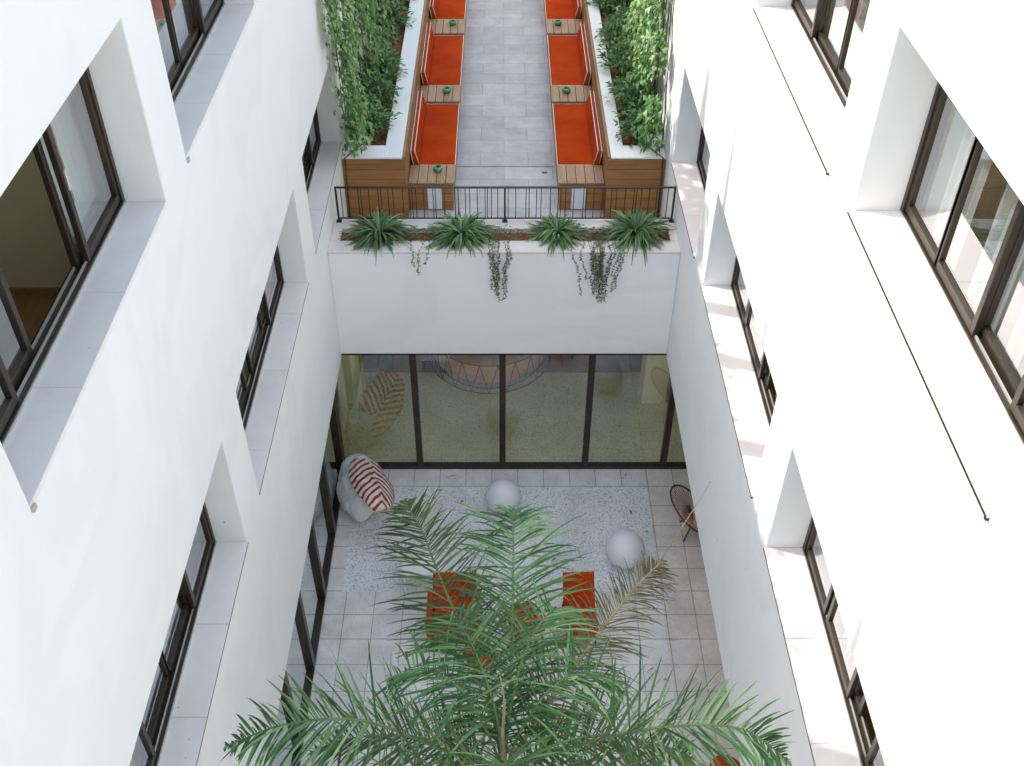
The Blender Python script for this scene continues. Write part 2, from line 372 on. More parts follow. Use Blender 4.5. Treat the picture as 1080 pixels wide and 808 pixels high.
def side_building(side, holes, label):
    X = XL if side < 0 else XR; s = side
    root = empty('building', (X, 11, 0), label, 'building')
    inv = Matrix.Translation((-X, -11, 0))
    def fix(o): o.matrix_parent_inverse = inv; return o
    f = MB(); ys = [1.7, 23] + [h[0] for h in holes] + [h[1] for h in holes]; zs = [2.22, ROOF] + [h[2] for h in holes] + [h[3] for h in holes]
    sheet(f, X, ys, zs, holes, s < 0)
    xb = X + s * .40
    sheet(f, xb, ys, zs, holes, s > 0)
    for (a, b, c, d) in holes:
        yy = sorted({y for y in ys if a <= y <= b}); zz = sorted({z for z in zs if c <= z <= d})
        for p, q in zip(zz, zz[1:]):
            f.face([(X, a, p), (xb, a, p), (xb, a, q), (X, a, q)]); f.face([(X, b, p), (X, b, q), (xb, b, q), (xb, b, p)])
        for p, q in zip(yy, yy[1:]):
            f.face([(X, p, c), (X, q, c), (xb, q, c), (xb, p, c)]); f.face([(X, p, d), (xb, p, d), (xb, q, d), (X, q, d)])
    f.face([(X, 1.7, 2.22), (X, 23, 2.22), (X + s * 4, 23, 2.22), (X + s * 4, 1.7, 2.22)])
    facade = fix(f.build('wall', 'plaster', root)); soften(facade, .009); f = MB()
    # outer shell
    xo = X + s * 7
    f.face([(xo, 1.7, 0), (xo, 23, 0), (xo, 23, ROOF), (xo, 1.7, ROOF)])
    f.face([(X, 23, 0), (xo, 23, 0), (xo, 23, ROOF), (X, 23, ROOF)])
    f.face([(X, 1.7, 2.22), (xo, 1.7, 2.22), (xo, 1.7, ROOF), (X, 1.7, ROOF)]); f.face([(X + s * .3, 1.7, 0), (xo, 1.7, 0), (xo, 1.7, 2.22), (X + s * .3, 1.7, 2.22)])
    # ground floor rear wall
    gx = X + s * 2.6
    f.face([(gx, 1.7, 0), (gx, 16.5, 0), (gx, 16.5, 2.22), (gx, 1.7, 2.22)])
    fix(f.build('rear_wall', 'plaster', root))
    fix(MB().face([(X, 1.7, ROOF - .15), (xo, 1.7, ROOF - .15), (xo, 23, ROOF - .15), (X, 23, ROOF - .15)]).build('roof', 'roofing', root))
    c = MB(); c.box(min(X - s * .03, X + s * .3), max(X - s * .03, X + s * .3), 1.7, 23, ROOF, ROOF + .05); fix(c.build('coping', 'coping', root))
    return root, fix
A0, A1, B0, B1 = 7.79, 9.05, 4.42, 5.68
LH = [(3.29, 5.96, A0, A1), (6.53, 9.25, A0, A1), (9.85, 12.6, A0, A1), (3.15, 5.885, B0, B1), (6.46, 9.68, B0, B1), (10.30, 12.93, B0, B1)]
RH = [(3.21, 5.80, A0 + .03, A1 + .02), (6.36, 9.20, A0 + .0, A1 + .02), (9.8, 12.5, A0, A1), (3.10, 5.77, B0 + .06, B1 + .04), (6.37, 9.535, B0 + .06, B1 + .04), (10.15, 12.3, B0 + .04, B1 + .13)]
left, fixL = side_building(-1, LH, 'white plastered building on the shaded left side of the courtyard')
right, fixR = side_building(1, RH, 'white plastered building in full sun on the right side of the courtyard')

def window(root, fix, side, hole, panels, curtains=(), recess=.27, joints=(), over=.0, handle=None, inner='inner_wall', dark_edge=0):
    """panels: (y0, y1, track) ; curtains: (y0, y1, mat, dx)"""
    X = XL if side < 0 else XR; s = side; y0, y1, z0, z1 = hole
    def bx(mb, xa, xb, *r):   # xa, xb: distance behind the facade
        a, b = X + s * xa, X + s * xb; mb.box(min(a, b), max(a, b), *r)
    # sill slabs
    sl = MB(); js = [y0] + list(joints) + [y1]
    for a, b in zip(js, js[1:]): bx(sl, -over, recess + .10, a + .002, b - .002, z0 + .001, z0 + .030)
    fix(sl.build('window_sill', 'sill', root, bevel=.004))
    if not dark_edge:
        nb = MB(); bx(nb, -.014, -.001, y0 - .004, y0 + .03, z0 - .012, z0 + .02); fix(nb.build('sill_cap', 'cap', root))
    if dark_edge:
        dm = MB(); bx(dm, -over - dark_edge, -over - .001, y0 - .002, y1 + .002, z0 + .008, z0 + .020); bx(dm, -over - .001, -.001, y0 - .002, y0 + .02, z0 - .012, z0 - .001)
        fix(dm.build('dark_edge_strip', 'bronze', root))  # thin dark strip along the front edge of the sill
    zb = z0 + .031
    fr = MB(); w_ = .045; d0, d1 = recess, recess + .115
    bx(fr, d0, d1, y0 + .001, y0 + w_, zb, z1 - .001); bx(fr, d0, d1, y1 - w_, y1 - .001, zb, z1 - .001)
    bx(fr, d0, d1, y0 + w_, y1 - w_, z1 - w_, z1 - .001); bx(fr, d0, d1, y0 + w_, y1 - w_, zb, zb + .022)
    win = fix(fr.build('window', 'bronze', root, bevel=.003))
    tr = MB()
    for q in (.033, .085): bx(tr, recess + q - .004, recess + q + .004, y0 + w_, y1 - w_, zb + .022, zb + .040)
    bx(tr, recess - .010, recess - .002, y0 + .02, y1 - .02, zb, zb + .016)
    ch = []
    ch.append(tr.build('track', 'track', win))
    for (a, b, t) in panels:
        sa = MB(); p = .048; xa = recess + .012 + t * .050; xb = xa + .040
        zl, zh = zb + .030, z1 - w_ - .004
        bx(sa, xa, xb, a, a + p, zl, zh); bx(sa, xa, xb, b - p, b, zl, zh); bx(sa, xa, xb, a + p, b - p, zl, zl + p + .012); bx(sa, xa, xb, a + p, b - p, zh - p, zh)
        ch.append(sa.build('sash', 'bronze', win, bevel=.004))
        pa = MB(); xm = X + s * (xa + .02)
        pa.face([(xm, a + p - .01, zl + p), (xm, b - p + .01, zl + p), (xm, b - p + .01, zh - p + .01), (xm, a + p - .01, zh - p + .01)])
        ch.append(pa.build('pane', 'glass', win))
    if handle:
        hm = MB(); hy, t = handle; xa = recess + .012 + t * .05
        bx(hm, xa - .02, xa - .002, hy - .012, hy + .012, z0 + .55, z0 + .68); ch.append(hm.build('handle', 'track', win, bevel=.004))
    for (a, b, mt, dx) in curtains:
        cu = MB(); n = int((b - a) / .012); pts = []
        rr = random.Random(int(a * 100)); ph = rr.uniform(0, 6)
        xx = lambda y: X + s * (recess + dx + .035 * math.sin(y * 55 + ph) + .02 * math.sin(y * 23 + ph))
        i = len(cu.v)
        for k in range(n + 1):
            y = a + (b - a) * k / n; cu.v += [(xx(y), y, z0 - .7), (xx(y + .02), y + .02 * math.sin(y * 9), z1 + .1)]
        for k in range(n): cu.f.append((i + 2 * k, i + 2 * k + 2, i + 2 * k + 3, i + 2 * k + 1)); cu.sm.append(True)
        ch.append(cu.build('curtain', mt, win))
    # room behind
    rm = MB(); xa, xb = X + s * .402, X + s * 3.2; ya, yb = y0 - .12, y1 + .12; za, zt = z0 - .85, z1 + .35
    for q in ([(xb, ya, za), (xb, yb, za), (xb, yb, zt), (xb, ya, zt)], [(xa, ya, za), (xb, ya, za), (xb, ya, zt), (xa, ya, zt)], [(xa, yb, za), (xb, yb, za), (xb, yb, zt), (xa, yb, zt)], [(xa, ya, zt), (xb, ya, zt), (xb, yb, zt), (xa, yb, zt)]): rm.face(q)
    fix(rm.build('room_wall', inner, root))
    sk = MB(); sk.face([(xa, ya, za + .001), (xb, ya, za + .001), (xb, yb, za + .001), (xa, yb, za + .001)])
    sk.box(min(xa, xb), max(xa, xb), yb - .02, yb - .003, za + .002, za + .09)
    fix(sk.build('room_floor', 'wood_room', root))
def eq(y0, y1, n, pat):
    st = (y1 - y0 - .07) / n; out = []
    for k in range(n): out.append((y0 + .035 + k * st - (.03 if k else 0), y0 + .035 + (k + 1) * st + (.03 if k < n - 1 else 0), pat[k]))
    return out
# left, upper row
window(left, fixL, -1, LH[0], [(3.33, 3.99, 0), (3.70, 4.37, 1), (5.22, 5.93, 0), (5.16, 5.86, 1)], [(5.45, 5.92, 'sheer', .16), (3.35, 3.9, 'sheer', .2)], .27, (4.12, 4.96), 0, (5.24, 0))
window(left, fixL, -1, LH[1], eq(6.53, 9.25, 4, (0, 1, 1, 0)), [(6.6, 7.5, 'sheer', .16), (8.0, 8.6, 'sheer', .2)], .27, (7.35, 8.2), 0)
window(left, fixL, -1, LH[2], eq(9.85, 12.6, 4, (0, 1, 1, 0)), [(9.9, 10.8, 'sheer', .16)], .27, (10.8, 11.7), 0)
window(left, fixL, -1, LH[3], eq(3.15, 5.885, 4, (0, 1, 1, 0)), [(4.4, 5.1, 'sheer', .16), (3.3, 3.9, 'sheer', .2)], .27, (4.2, 5.03), .004, dark_edge=.003)
window(left, fixL, -1, LH[4], [(6.49, 7.25, 0), (7.0, 7.8, 1), (8.05, 8.75, 1), (8.85, 9.65, 0)], [(6.5, 7.1, 'sheer', .2), (8.2, 8.8, 'sheer', .16)], .27, (7.0, 8.15, 9.1), .004, dark_edge=.003)
window(left, fixL, -1, LH[5], eq(10.30, 12.93, 4, (0, 1, 1, 0)), [(11.6, 12.4, 'sheer', .16)], .27, (11.2, 12.1), .004, dark_edge=.003)
# right
window(right, fixR, 1, RH[0], eq(3.21, 5.80, 4, (0, 1, 0, 0)), [(5.2, 5.75, 'sheer', .16), (4.3, 5.0, 'sheer', .2)], .31, (4.18, 5.02), .018, dark_edge=.006)
window(right, fixR, 1, RH[1], eq(6.36, 9.20, 4, (0, 1, 1, 0)), [(6.4, 7.2, 'sheer', .16), (7.6, 8.3, 'sheer', .2)], .31, (7.3, 8.25), .018, dark_edge=.006)
window(right, fixR, 1, RH[2], eq(9.8, 12.5, 4, (0, 1, 1, 0)), [], .31, (10.7, 11.6), .018, dark_edge=.006)
window(right, fixR, 1, RH[3], [(5.05, 5.73, 0), (4.95, 5.3, 1), (4.3, 5.0, 0), (4.15, 4.6, 1), (3.14, 3.8, 0)], [(5.2, 5.7, 'orange_curtain', .3), (4.4, 4.9, 'sheer', .16), (3.2, 3.7, 'sheer', .16)], .31, (3.95, 4.85), .018, dark_edge=.004)
window(right, fixR, 1, RH[4], [(8.7, 9.5, 0), (7.9, 8.8, 0), (7.75, 8.4, 1), (6.41, 7.2, 0)], [(6.9, 7.7, 'orange_curtain', .18), (8.9, 9.4, 'sheer', .2)], .31, (7.4, 8.5), .018, dark_edge=.004)
window(right, fixR, 1, RH[5], eq(10.15, 12.3, 3, (0, 1, 0)), [(10.6, 11.3, 'orange_curtain', .3), (11.6, 12.1, 'sheer', .2)], .31, (11.0,), .018, dark_edge=.004)

# ground-floor glass doors of the side buildings
def glass_front(root, fix, x, ys, ztop, side):
    a, b = (x - .05, x + .05)
    fr = MB(); fr.box(a, b, ys[0], ys[-1], 0.001, .05); fr.box(a, b, ys[0], ys[-1], ztop - .06, ztop - .002)
    for y in ys: fr.box(a - .005, b + .005, y - .05, y + .05, .05, ztop - .06)
    d = fix(fr.build('glass_door', 'bronze', root, bevel=.004))
    for p, q in zip(ys, ys[1:]):
        MB().face([(x, p + .05, .05), (x, q - .05, .05), (x, q - .05, ztop - .06), (x, p + .05, ztop - .06)]).build('pane', 'glass', d)
glass_front(left, fixL, -2.42, [1.9, 3.2, 4.3, 5.35, 6.45, 7.52, 8.62, 9.72, 10.9], 2.215, -1)
glass_front(right, fixR, 3.45, [1.9, 3.2, 4.3, 5.35, 6.45, 7.52, 8.62, 9.72, 10.9], 2.215, 1)

# terrace building at the far end
tb = empty('building', (0, 11, 0), 'white far block with a glass front below and the seating terrace on top', 'building')
fixT = lambda o: (setattr(o, 'matrix_parent_inverse', Matrix.Translation((0, -11, 0))), o)[1]
wl = MB()
wl.box(XL + .002, XR - .002, 11.0, 11.22, 2.28, 3.935); wl.face([(XL, 11.0, 2.28), (-6, 11.0, 2.28), (-6, 11.0, 2.21), (XL, 11.0, 2.21)])
wl.box(XL - 3, XR + 3, 11.22, 22.9, 2.28, 3.305); wl.box(XL + .002, XR - .002, 11.52, 11.75, 3.3, 3.935)
wl.box(-3.3, 3.3, 15.0, 15.2, .0, 2.278); wl.box(-3.3, -3.1, 11.12, 15.0, .001, 2.278); wl.box(3.1, 3.3, 11.12, 15.0, .001, 2.278)
fixT(wl.build('wall', 'plaster', tb, bevel=.006))
cl = MB(); cl.box(-2.63, -2.24, 12.46, 12.85, 0, 2.279); cl.box(2.24, 2.63, 12.46, 12.85, 0, 2.279); fixT(cl.build('column', 'plaster', tb, bevel=.008))
cp = MB(); cp.box(XL + .003, XR - .003, 10.975, 11.23, 3.936, 3.972); cp.box(XL + .003, XR - .003, 11.51, 11.775, 3.936, 3.972)
cp.box(XL + .003, -2.075, 11.231, 11.509, 3.936, 3.972); cp.box(2.145, XR - .003, 11.231, 11.509, 3.936, 3.972)
fixT(cp.build('coping', 'coping', tb, bevel=.006))
so = MB(); n = 60
rs = random.Random(5)
i = 0
hs = [[3.88 + rs.uniform(0, .03) for _ in range(9)] for _ in range(n + 1)]
for k in range(n + 1):
    for j in range(9): so.v.append((-2.09 + 4.25 * k / n, 11.225 + .30 * j / 8, hs[k][j]))
for k in range(n):
    for j in range(8): so.f.append((k * 9 + j, (k + 1) * 9 + j, (k + 1) * 9 + j + 1, k * 9 + j + 1)); so.sm.append(False)
fixT(so.build('soil', 'soil', tb))
gf = MB(); gx = [-2.42, -1.24, 0, 1.24, 2.42]
gf.box(-6, 6, 11.0, 11.09, .001, .07); gf.box(-6, 6, 11.012, 11.09, 2.24, 2.278)
for x in [-4.8, -3.6] + gx + [3.6, 4.8]: gf.box(x - .045, x + .045, 10.995, 11.095, .07, 2.24)
fixT(gf.build('glass_front', 'bronze', tb, bevel=.004)); gfo = tb.children[-1] if tb.children else None
gfo = [o for o in bpy.data.objects if o.name.startswith('glass_front')][0]
gg = [-4.8, -3.6] + gx + [3.6, 4.8]
for a, b in zip(gg, gg[1:]):
    MB().face([(a + .045, 11.04, .07), (b - .045, 11.04, .07), (b - .045, 11.04, 2.24), (a + .045, 11.04, 2.24)]).build('pane', 'glass_green', gfo)
struct('terrace_floor', MB().face([(XL, 11.75, 3.31), (XR, 11.75, 3.31), (XR, 22.9, 3.31), (XL, 22.9, 3.31)]), 'deck_tile')
struct('terrace_drain_gap', MB().box(-.70, .78, 14.22, 14.235, 3.306, 3.312), 'grey_dark')
tag(MB().box(XL - 7, XR + 7, 23.0, 23.4, -.05, 5.5).build('wall', 'plaster'), 'plain white wall closing the far end beyond the terrace', 'wall')
tag(MB().box(-9.2, 9.2, -12.5, -12.2, -.05, 2.0).build('wall', 'plaster'), 'low plain white garden wall at the near end below the viewpoint', 'wall')

# ------------------------------------------------------------------ railing
rl = empty('railing', (0, 11.68, 3.97), 'thin dark metal railing behind the fern trough at the edge of the terrace', 'railing')
r0, r1 = -2.15, 2.22; zt, zbm = .515, .055
t = MB(); t.box(r0, r1, -.018, .018, zt - .012, zt); t.build('handrail', 'rail_metal', rl)
t = MB(); t.box(r0, r1, -.012, .012, zbm - .01, zbm); t.build('bottom_rail', 'rail_metal', rl)
bb = MB().box(-.005, .005, -.005, .005, zbm, zt - .012)
b0 = bb.build('baluster', 'rail_metal', rl); xs = []; x = r0 + .02; rr = random.Random(11)
pat = [.055, .09, .115, .035, .10, .12, .04, .09, .06, .115, .10, .035]
k = 0
while x < r1 - .02: xs.append(x); x += pat[k % len(pat)] * rr.uniform(.85, 1.15); k += 1
for i, x in enumerate(xs):
    o = b0 if i == 0 else b0.copy()
    if i: COL.objects.link(o); o.parent = rl
    o.location = (x, 0, 0)
for x in (r0 + .012, .03, r1 - .012):
    MB().box(x - .012, x + .012, -.014, .014, .001, zt - .012).build('post', 'rail_metal', rl)
    MB().box(x - .035, x + .035, -.035, .035, 0.0, .012).build('foot_plate', 'rail_metal', rl)

# ------------------------------------------------------------------ terrace planters
def planter(s, xa, xin, xw, label):
    """xa: aisle face; xin: inner edge of rim; xw: wall"""
    root = empty('planter', ((xa + xw) / 2, 12.8, 3.31), label, 'planter', 'raised planters along the terrace')
    ox = root.location.x
    f = lambda a, b: (min(a, b) - ox, max(a, b) - ox)
    core = MB(); a, b = f(xa - s * -.03, xin); core.box(*f(xa + s * .035, xin), .03, 9.9, 0, .935)
    core.box(*f(xin, xw - s * .005), .03, .36, 0, .935)
    core.build('core', 'plaster', root)
    rim = MB(); rim.box(*f(xa + s * .04, xin), .0 + .002, 9.9, .936, .965); rim.box(*f(xin - s * .001, xw - s * .006), .002, .34, .936, .965)
    rim.build('rim', 'plaster', root, bevel=.008)
    cladf = MB(); h = .934 / 6
    for k in range(6): cladf.box(*f(xa, xw - s * .006), .0, .028, k * h + .002, (k + 1) * h - .003)
    cladf.build('front_cladding', 'wood_x', root, bevel=.003)
    clads = MB()
    for k in range(6): clads.box(*f(xa, xa + s * .033), .03, 9.9, k * h + .002, (k + 1) * h - .003)
    clads.box(*f(xa, xa + s * .036), .03, 9.9, .936, .958)
    clads.build('side_cladding', m_side, root, bevel=.003)
    so = MB(); rs = random.Random(int(s * 9 + 20)); X0, X1 = f(xin - s * .02, xw); ny = 120
    for k in range(ny + 1):
        for j in range(9): so.v.append((X0 + (X1 - X0) * j / 8, .3 + 9.6 * k / ny, .80 + rs.uniform(0, .06)))
    for k in range(ny):
        for j in range(8): so.f.append((k * 9 + j, k * 9 + j + 1, (k + 1) * 9 + j + 1, (k + 1) * 9 + j)); so.sm.append(False)
    so.build('soil', 'soil', root)
    bl = MB(); wx = f(xw - s * .24, xw - s * .008)
    for y in (.30, 3.4):
        bl = MB().box(wx[0], wx[1], y, y + .2, .84, 1.06); bl.build('block', 'plaster', root, bevel=.006)
    # irrigation hose
    hz = MB(); hx = xw - s * .03 - ox
    hz.tube([(hx - s * .23, .31, 1.0), (hx - s * .12, .12, .985), (hx - s * .02, -.012, .965), (hx - s * .012, -.02, .5), (hx, -.02, .02)], .009, 6)
    hz.build('hose', 'blackwire', root)
    return root
m_side = m_wood('side_wood', (.24, .11, .04), (.42, .22, .09), 1)
planter(-1, -1.34, -1.63, XL, 'long raised planter with white rim and wooden front beside the left wall')
planter(1, 1.45, 1.68, XR, 'long raised planter with white rim and wooden front beside the right wall')

# ------------------------------------------------------------------ benches and tables (local: y from front, x 0 = planter side, +x towards the aisle)
def rbox(mb_args, name, mat, parent, bev, seg=3): return MB().box(*mb_args).build(name, mat, parent, bevel=bev, seg=seg)
def cushion_mesh(x0, x1, y0, y1, z0, z1, puff=.02, seed=0):
    bm = bmesh.new(); nx, ny, nz = 10, 24, 3; rr = random.Random(seed)
    bmesh.ops.create_grid(bm, x_segments=nx, y_segments=ny, size=.5)
    for v in bm.verts:
        u, w_ = v.co.x, v.co.y
        e = max(0, 1 - (2 * abs(u)) ** 6) * max(0, 1 - (2 * abs(w_)) ** 10)
        v.co = V(x0 + (u + .5) * (x1 - x0), y0 + (w_ + .5) * (y1 - y0), z1 - .012 + puff * e + rr.uniform(0, .002))
    r = bmesh.ops.extrude_face_region(bm, geom=bm.faces[:])
    for v in [g_ for g_ in r['geom'] if isinstance(g_, bmesh.types.BMVert)]: v.co.z = z0
    bmesh.ops.recalc_face_normals(bm, faces=bm.faces[:])
    me = bpy.data.meshes.new('seat_cushion'); bm.to_mesh(me); bm.free()
    for p in me.polygons: p.use_smooth = True
    return me
def bench(s, x0, y0, y1, label):
    """x0: planter side world x. s=+1 when the aisle is towards +x"""
    W = .63; L = y1 - y0
    root = empty('bench', (x0, y0, 3.31), label, 'bench', 'orange cushioned benches along the terrace aisle')
    g2 = lambda a, b: (min(s * a, s * b), max(s * a, s * b))
    base = MB(); h = .30 / 2
    for k in range(2): base.box(*g2(W - .03, W - .002), .0, L, k * h + .01, (k + 1) * h)
    base.box(*g2(.0, W - .03), .0, L, .285, .305); base.build('base', m_side, root, bevel=.003)
    a, b = g2(.10, W + .015)
    me = cushion_mesh(a, b, .03, L - .02, .306, .435, .022, int(y0 * 10)); me.materials.append(M['orange'])
    o = bpy.data.objects.new('seat_cushion', me); COL.objects.link(o); o.parent = root
    bv = o.modifiers.new('b', 'BEVEL'); bv.width = .02; bv.segments = 2; bv.limit_method = 'ANGLE'
    z = .428
    MB().tube([(a, .03, z), (b, .03, z), (b, L - .02, z), (a, L - .02, z), (a, .03, z)], .008, 6).build('piping', 'piping', o)
    # backrest leaning on the planter
    bk = MB(); xb0, xb1, xt0, xt1 = .07, .13, .012, .07; zt_ = .68; zb_ = .44
    ya, yb = .0, L * .96
    pr = [(s * xb0 * .6, zb_), (s * xb1, zb_ + .0), (s * xt1, zt_), (s * xt0, zt_ - .01)]
    i = len(bk.v)
    for y in (ya, yb):
        for (x, zz) in pr: bk.v.append((x, y, zz))
    for q in range(4): bk.f.append((i + q, i + (q + 1) % 4, i + 4 + (q + 1) % 4, i + 4 + q)); bk.sm.append(False)
    bk.f += [(i + 3, i + 2, i + 1, i), (i + 4, i + 5, i + 6, i + 7)]; bk.sm += [False, False]
    bo = bk.build('backrest', 'orange', root, bevel=.022, seg=3)
    pp = MB()
    for (x, zz) in (pr[2], pr[3]):
        pb = pr[1] if (x, zz) == pr[2] else pr[0]
        pp.tube([(pb[0], ya, pb[1]), (x, ya, zz), (x, yb, zz), (pb[0], yb, pb[1])], .008, 6)
    pp.build('piping', 'piping', bo)
    return root
def table(s, x0, y0, y1, label):
    root = empty('table', (x0, y0, 3.31), label, 'table', 'low wooden tables between the benches')
    W = .66; L = y1 - y0; g2 = lambda a, b: (min(s * a, s * b), max(s * a, s * b))
    tp = MB(); n = 5
    for k in range(n): tp.box(*g2(k * W / n + .004, (k + 1) * W / n - .004), -.015, L, .43, .458)
    tp.build('tabletop', 'wood_y', root, bevel=.003)
    bs = MB(); h = .41 / 3
    for k in range(3): bs.box(*g2(.0, W - .03), .0, .025, k * h + .006, (k + 1) * h)
    for k in range(3): bs.box(*g2(W - .055, W - .03), .026, L - .01, k * h + .006, (k + 1) * h)
    bs.box(*g2(.0, W - .03), L - .03, L - .01, 0.006, .41)
    bs.build('base', 'wood_x', root, bevel=.003)
    return root
for s, x0, side, wd in ((1, -1.335, 'left', 'left'), (-1, 1.445, 'right', 'right')):
    for k, (a, b) in enumerate(((13.50, 15.46), (16.06, 18.08), (18.74, 20.8))):
        bench(s, x0, a, b, 'orange bench on the %s of the aisle, %s' % (side, ('nearest the railing', 'between the second and third wooden tables', 'farthest from the railing')[k]))
    for k, (a, b) in enumerate(((13.0, 13.485), (15.49, 16.04), (18.11, 18.72))):
        table(s, x0, a, b, 'low wooden table on the %s of the aisle, %s' % (side, ('nearest the railing', 'second one from the railing', 'third from the railing')[k]))
# ashtrays
def ashtray(x, y, label):
    root = empty('ashtray', (x, y, 3.768), label, 'ashtray', 'green glazed ashtrays on the terrace tables')
    MB().lathe([(0, 0), (.045, 0), (.066, .02), (.070, .045), (.060, .068), (.046, .072), (.042, .062), (.05, .045), (.045, .02), (0, .018)], n=24).build('bowl', 'green_glaze', root)
    MB().lathe([(0, .024), (.03, .026), (.047, .022)], n=16).build('ash', 'ash', root)
    return root
a1 = ashtray(-.93, 13.32, 'green glazed ashtray on the left table right behind the railing')
for x, y, l in ((-.90, 15.8, 'green glazed ashtray on the second left table'), (-.90, 18.47, 'green glazed ashtray on the left table near the top edge'), (1.03, 15.8, 'green glazed ashtray on the second right table'), (1.0, 18.47, 'green glazed ashtray on the right table near the top edge')):
    copy_tree(a1, (x, y, 3.768), l)
# notices
for x, l in ((-.97, 'white sheet fixed on the wooden front below the left end table'), (1.085, 'white sheet fixed on the wooden front below the right end table')):
    o = MB().box(-.10, .10, -.012, -.004, 0, .37).build('notice', 'paper', bevel=.002); o.location = (x, 12.998, 3.335); tag(o, l, 'notice', 'white notices on the bench ends')
tag(MB().box(.60, .68, 14.03, 14.07, 3.312, 3.318).build('floor_drain', 'grey_dark'), 'tiny dark floor drain beside the right bench on the terrace', 'drain')

# ------------------------------------------------------------------ plants on the terrace edge
def fern(x, y, label, seed, R0=.42):
    rr = random.Random(seed); mb = MB()
    for k in range(330):
        a = rr.uniform(0, 2 * math.pi); el = rr.uniform(.15, 1.35); L = R0 * rr.uniform(.4, 1.15) * (1.1 if el < .8 else .85)
        h = V(math.cos(a), math.sin(a), 0); side = V(-math.sin(a), math.cos(a), 0); n = 6; pts = []; ws = []
        p = h * rr.uniform(.0, .05) + V(0, 0, .02); ang = el; W = rr.uniform(.009, .016)
        for j in range(n + 1):
            
            if y + p.y > 10.955 and p.z < .06 and j: p.z = .06 + .002 * k / 330
            pts.append(p.copy()); t = j / n; ws.append(W * (math.sin(math.pi * min(.98, .15 + .85 * t)) ** .7) + .0008)
            p = p + (h * math.cos(ang) + V(0, 0, math.sin(ang))) * (L / n); ang -= rr.uniform(.14, .46)
        tw = side + V(0, 0, rr.uniform(-.5, .5)); tw.normalize(); mb.strip(pts, ws, tw)
    o = mb.build('fern', 'fern'); o.location = (x, y, 3.93)
    tag(o, label, 'plant', 'ferns in the trough by the railing'); return o
fern(-1.58, 11.37, 'bushy green fern in the trough, leftmost of four', 1, .48)
fern(-.53, 11.35, 'wide low green fern in the trough, second from the left wall', 2, .48)
fern(.70, 11.38, 'compact green fern in the trough just right of the trough middle', 3, .42)
fern(1.72, 11.40, 'bushy green fern in the trough, rightmost of four', 4, .50)
def trailing(x, n, length, label, seed, spread=.14, ground=.28):
    rr = random.Random(seed); lf = MB(); st = MB()
    for k in range(n):
        sx = x + rr.gauss(0, spread); p = V(sx, 11.32 + rr.uniform(-.05, .1), 3.97)
        L = length * rr.uniform(.35, 1.0); pts = [p.copy(), V(sx + rr.uniform(-.03, .03), 11.1, 4.02), V(sx + rr.uniform(-.05, .05), 10.955, 3.97)]
        q = pts[-1].copy(); d = rr.uniform(-.25, .25) * .5
        tx = x + (q.x - x) * .45
        while 3.97 - q.z < L:
            q = q + V((tx - q.x) * .10 + rr.uniform(-.015, .015), rr.uniform(-.008, .004), -.04); q.y = max(10.86, min(10.965, q.y)); pts.append(q.copy())
        st.tube(pts, .0022, 4, False)
        for i in range(len(pts) - 1):
            for _ in range(3):
                b = pts[i].lerp(pts[i + 1], rr.random()); a = rr.uniform(0, 6.28)
                lf.leaf(b, V(math.cos(a), -abs(math.sin(a)) * .7, rr.uniform(-.8, .4)), V(0, -1, .4), rr.uniform(.022, .04), rr.uniform(.010, .017))
    for k in range(int(ground * 900)):
        b = V(x + rr.gauss(0, ground * .7), 11.37 + rr.uniform(-.16, .14), 3.95 + abs(rr.gauss(0, .04)))
        b.x = max(-2.0, min(2.1, b.x)); a = rr.uniform(0, 6.28); lf.leaf(b, V(math.cos(a), math.sin(a), rr.uniform(-.1, .7)), V(0, 0, 1), rr.uniform(.025, .045), rr.uniform(.012, .02))
    root = empty('trailing_plant', (x, 11.35, 3.95), label, 'plant', 'plants trailing over the trough edge')
    inv = Matrix.Translation((-x, -11.35, -3.95))
    for o in (lf.build('foliage', 'trail', root), st.build('stem', 'stem', root)): o.matrix_parent_inverse = inv
trailing(-.03, 9, .72, 'thin trailing plant hanging over the middle of the white wall', 21, .09)
trailing(1.25, 22, .74, 'thickest trailing plant, hanging beside the rightmost fern', 22, .13, .36)
trailing(-1.08, 3, .30, 'short wispy trailing stems between the two left ferns', 23, .07, .2)

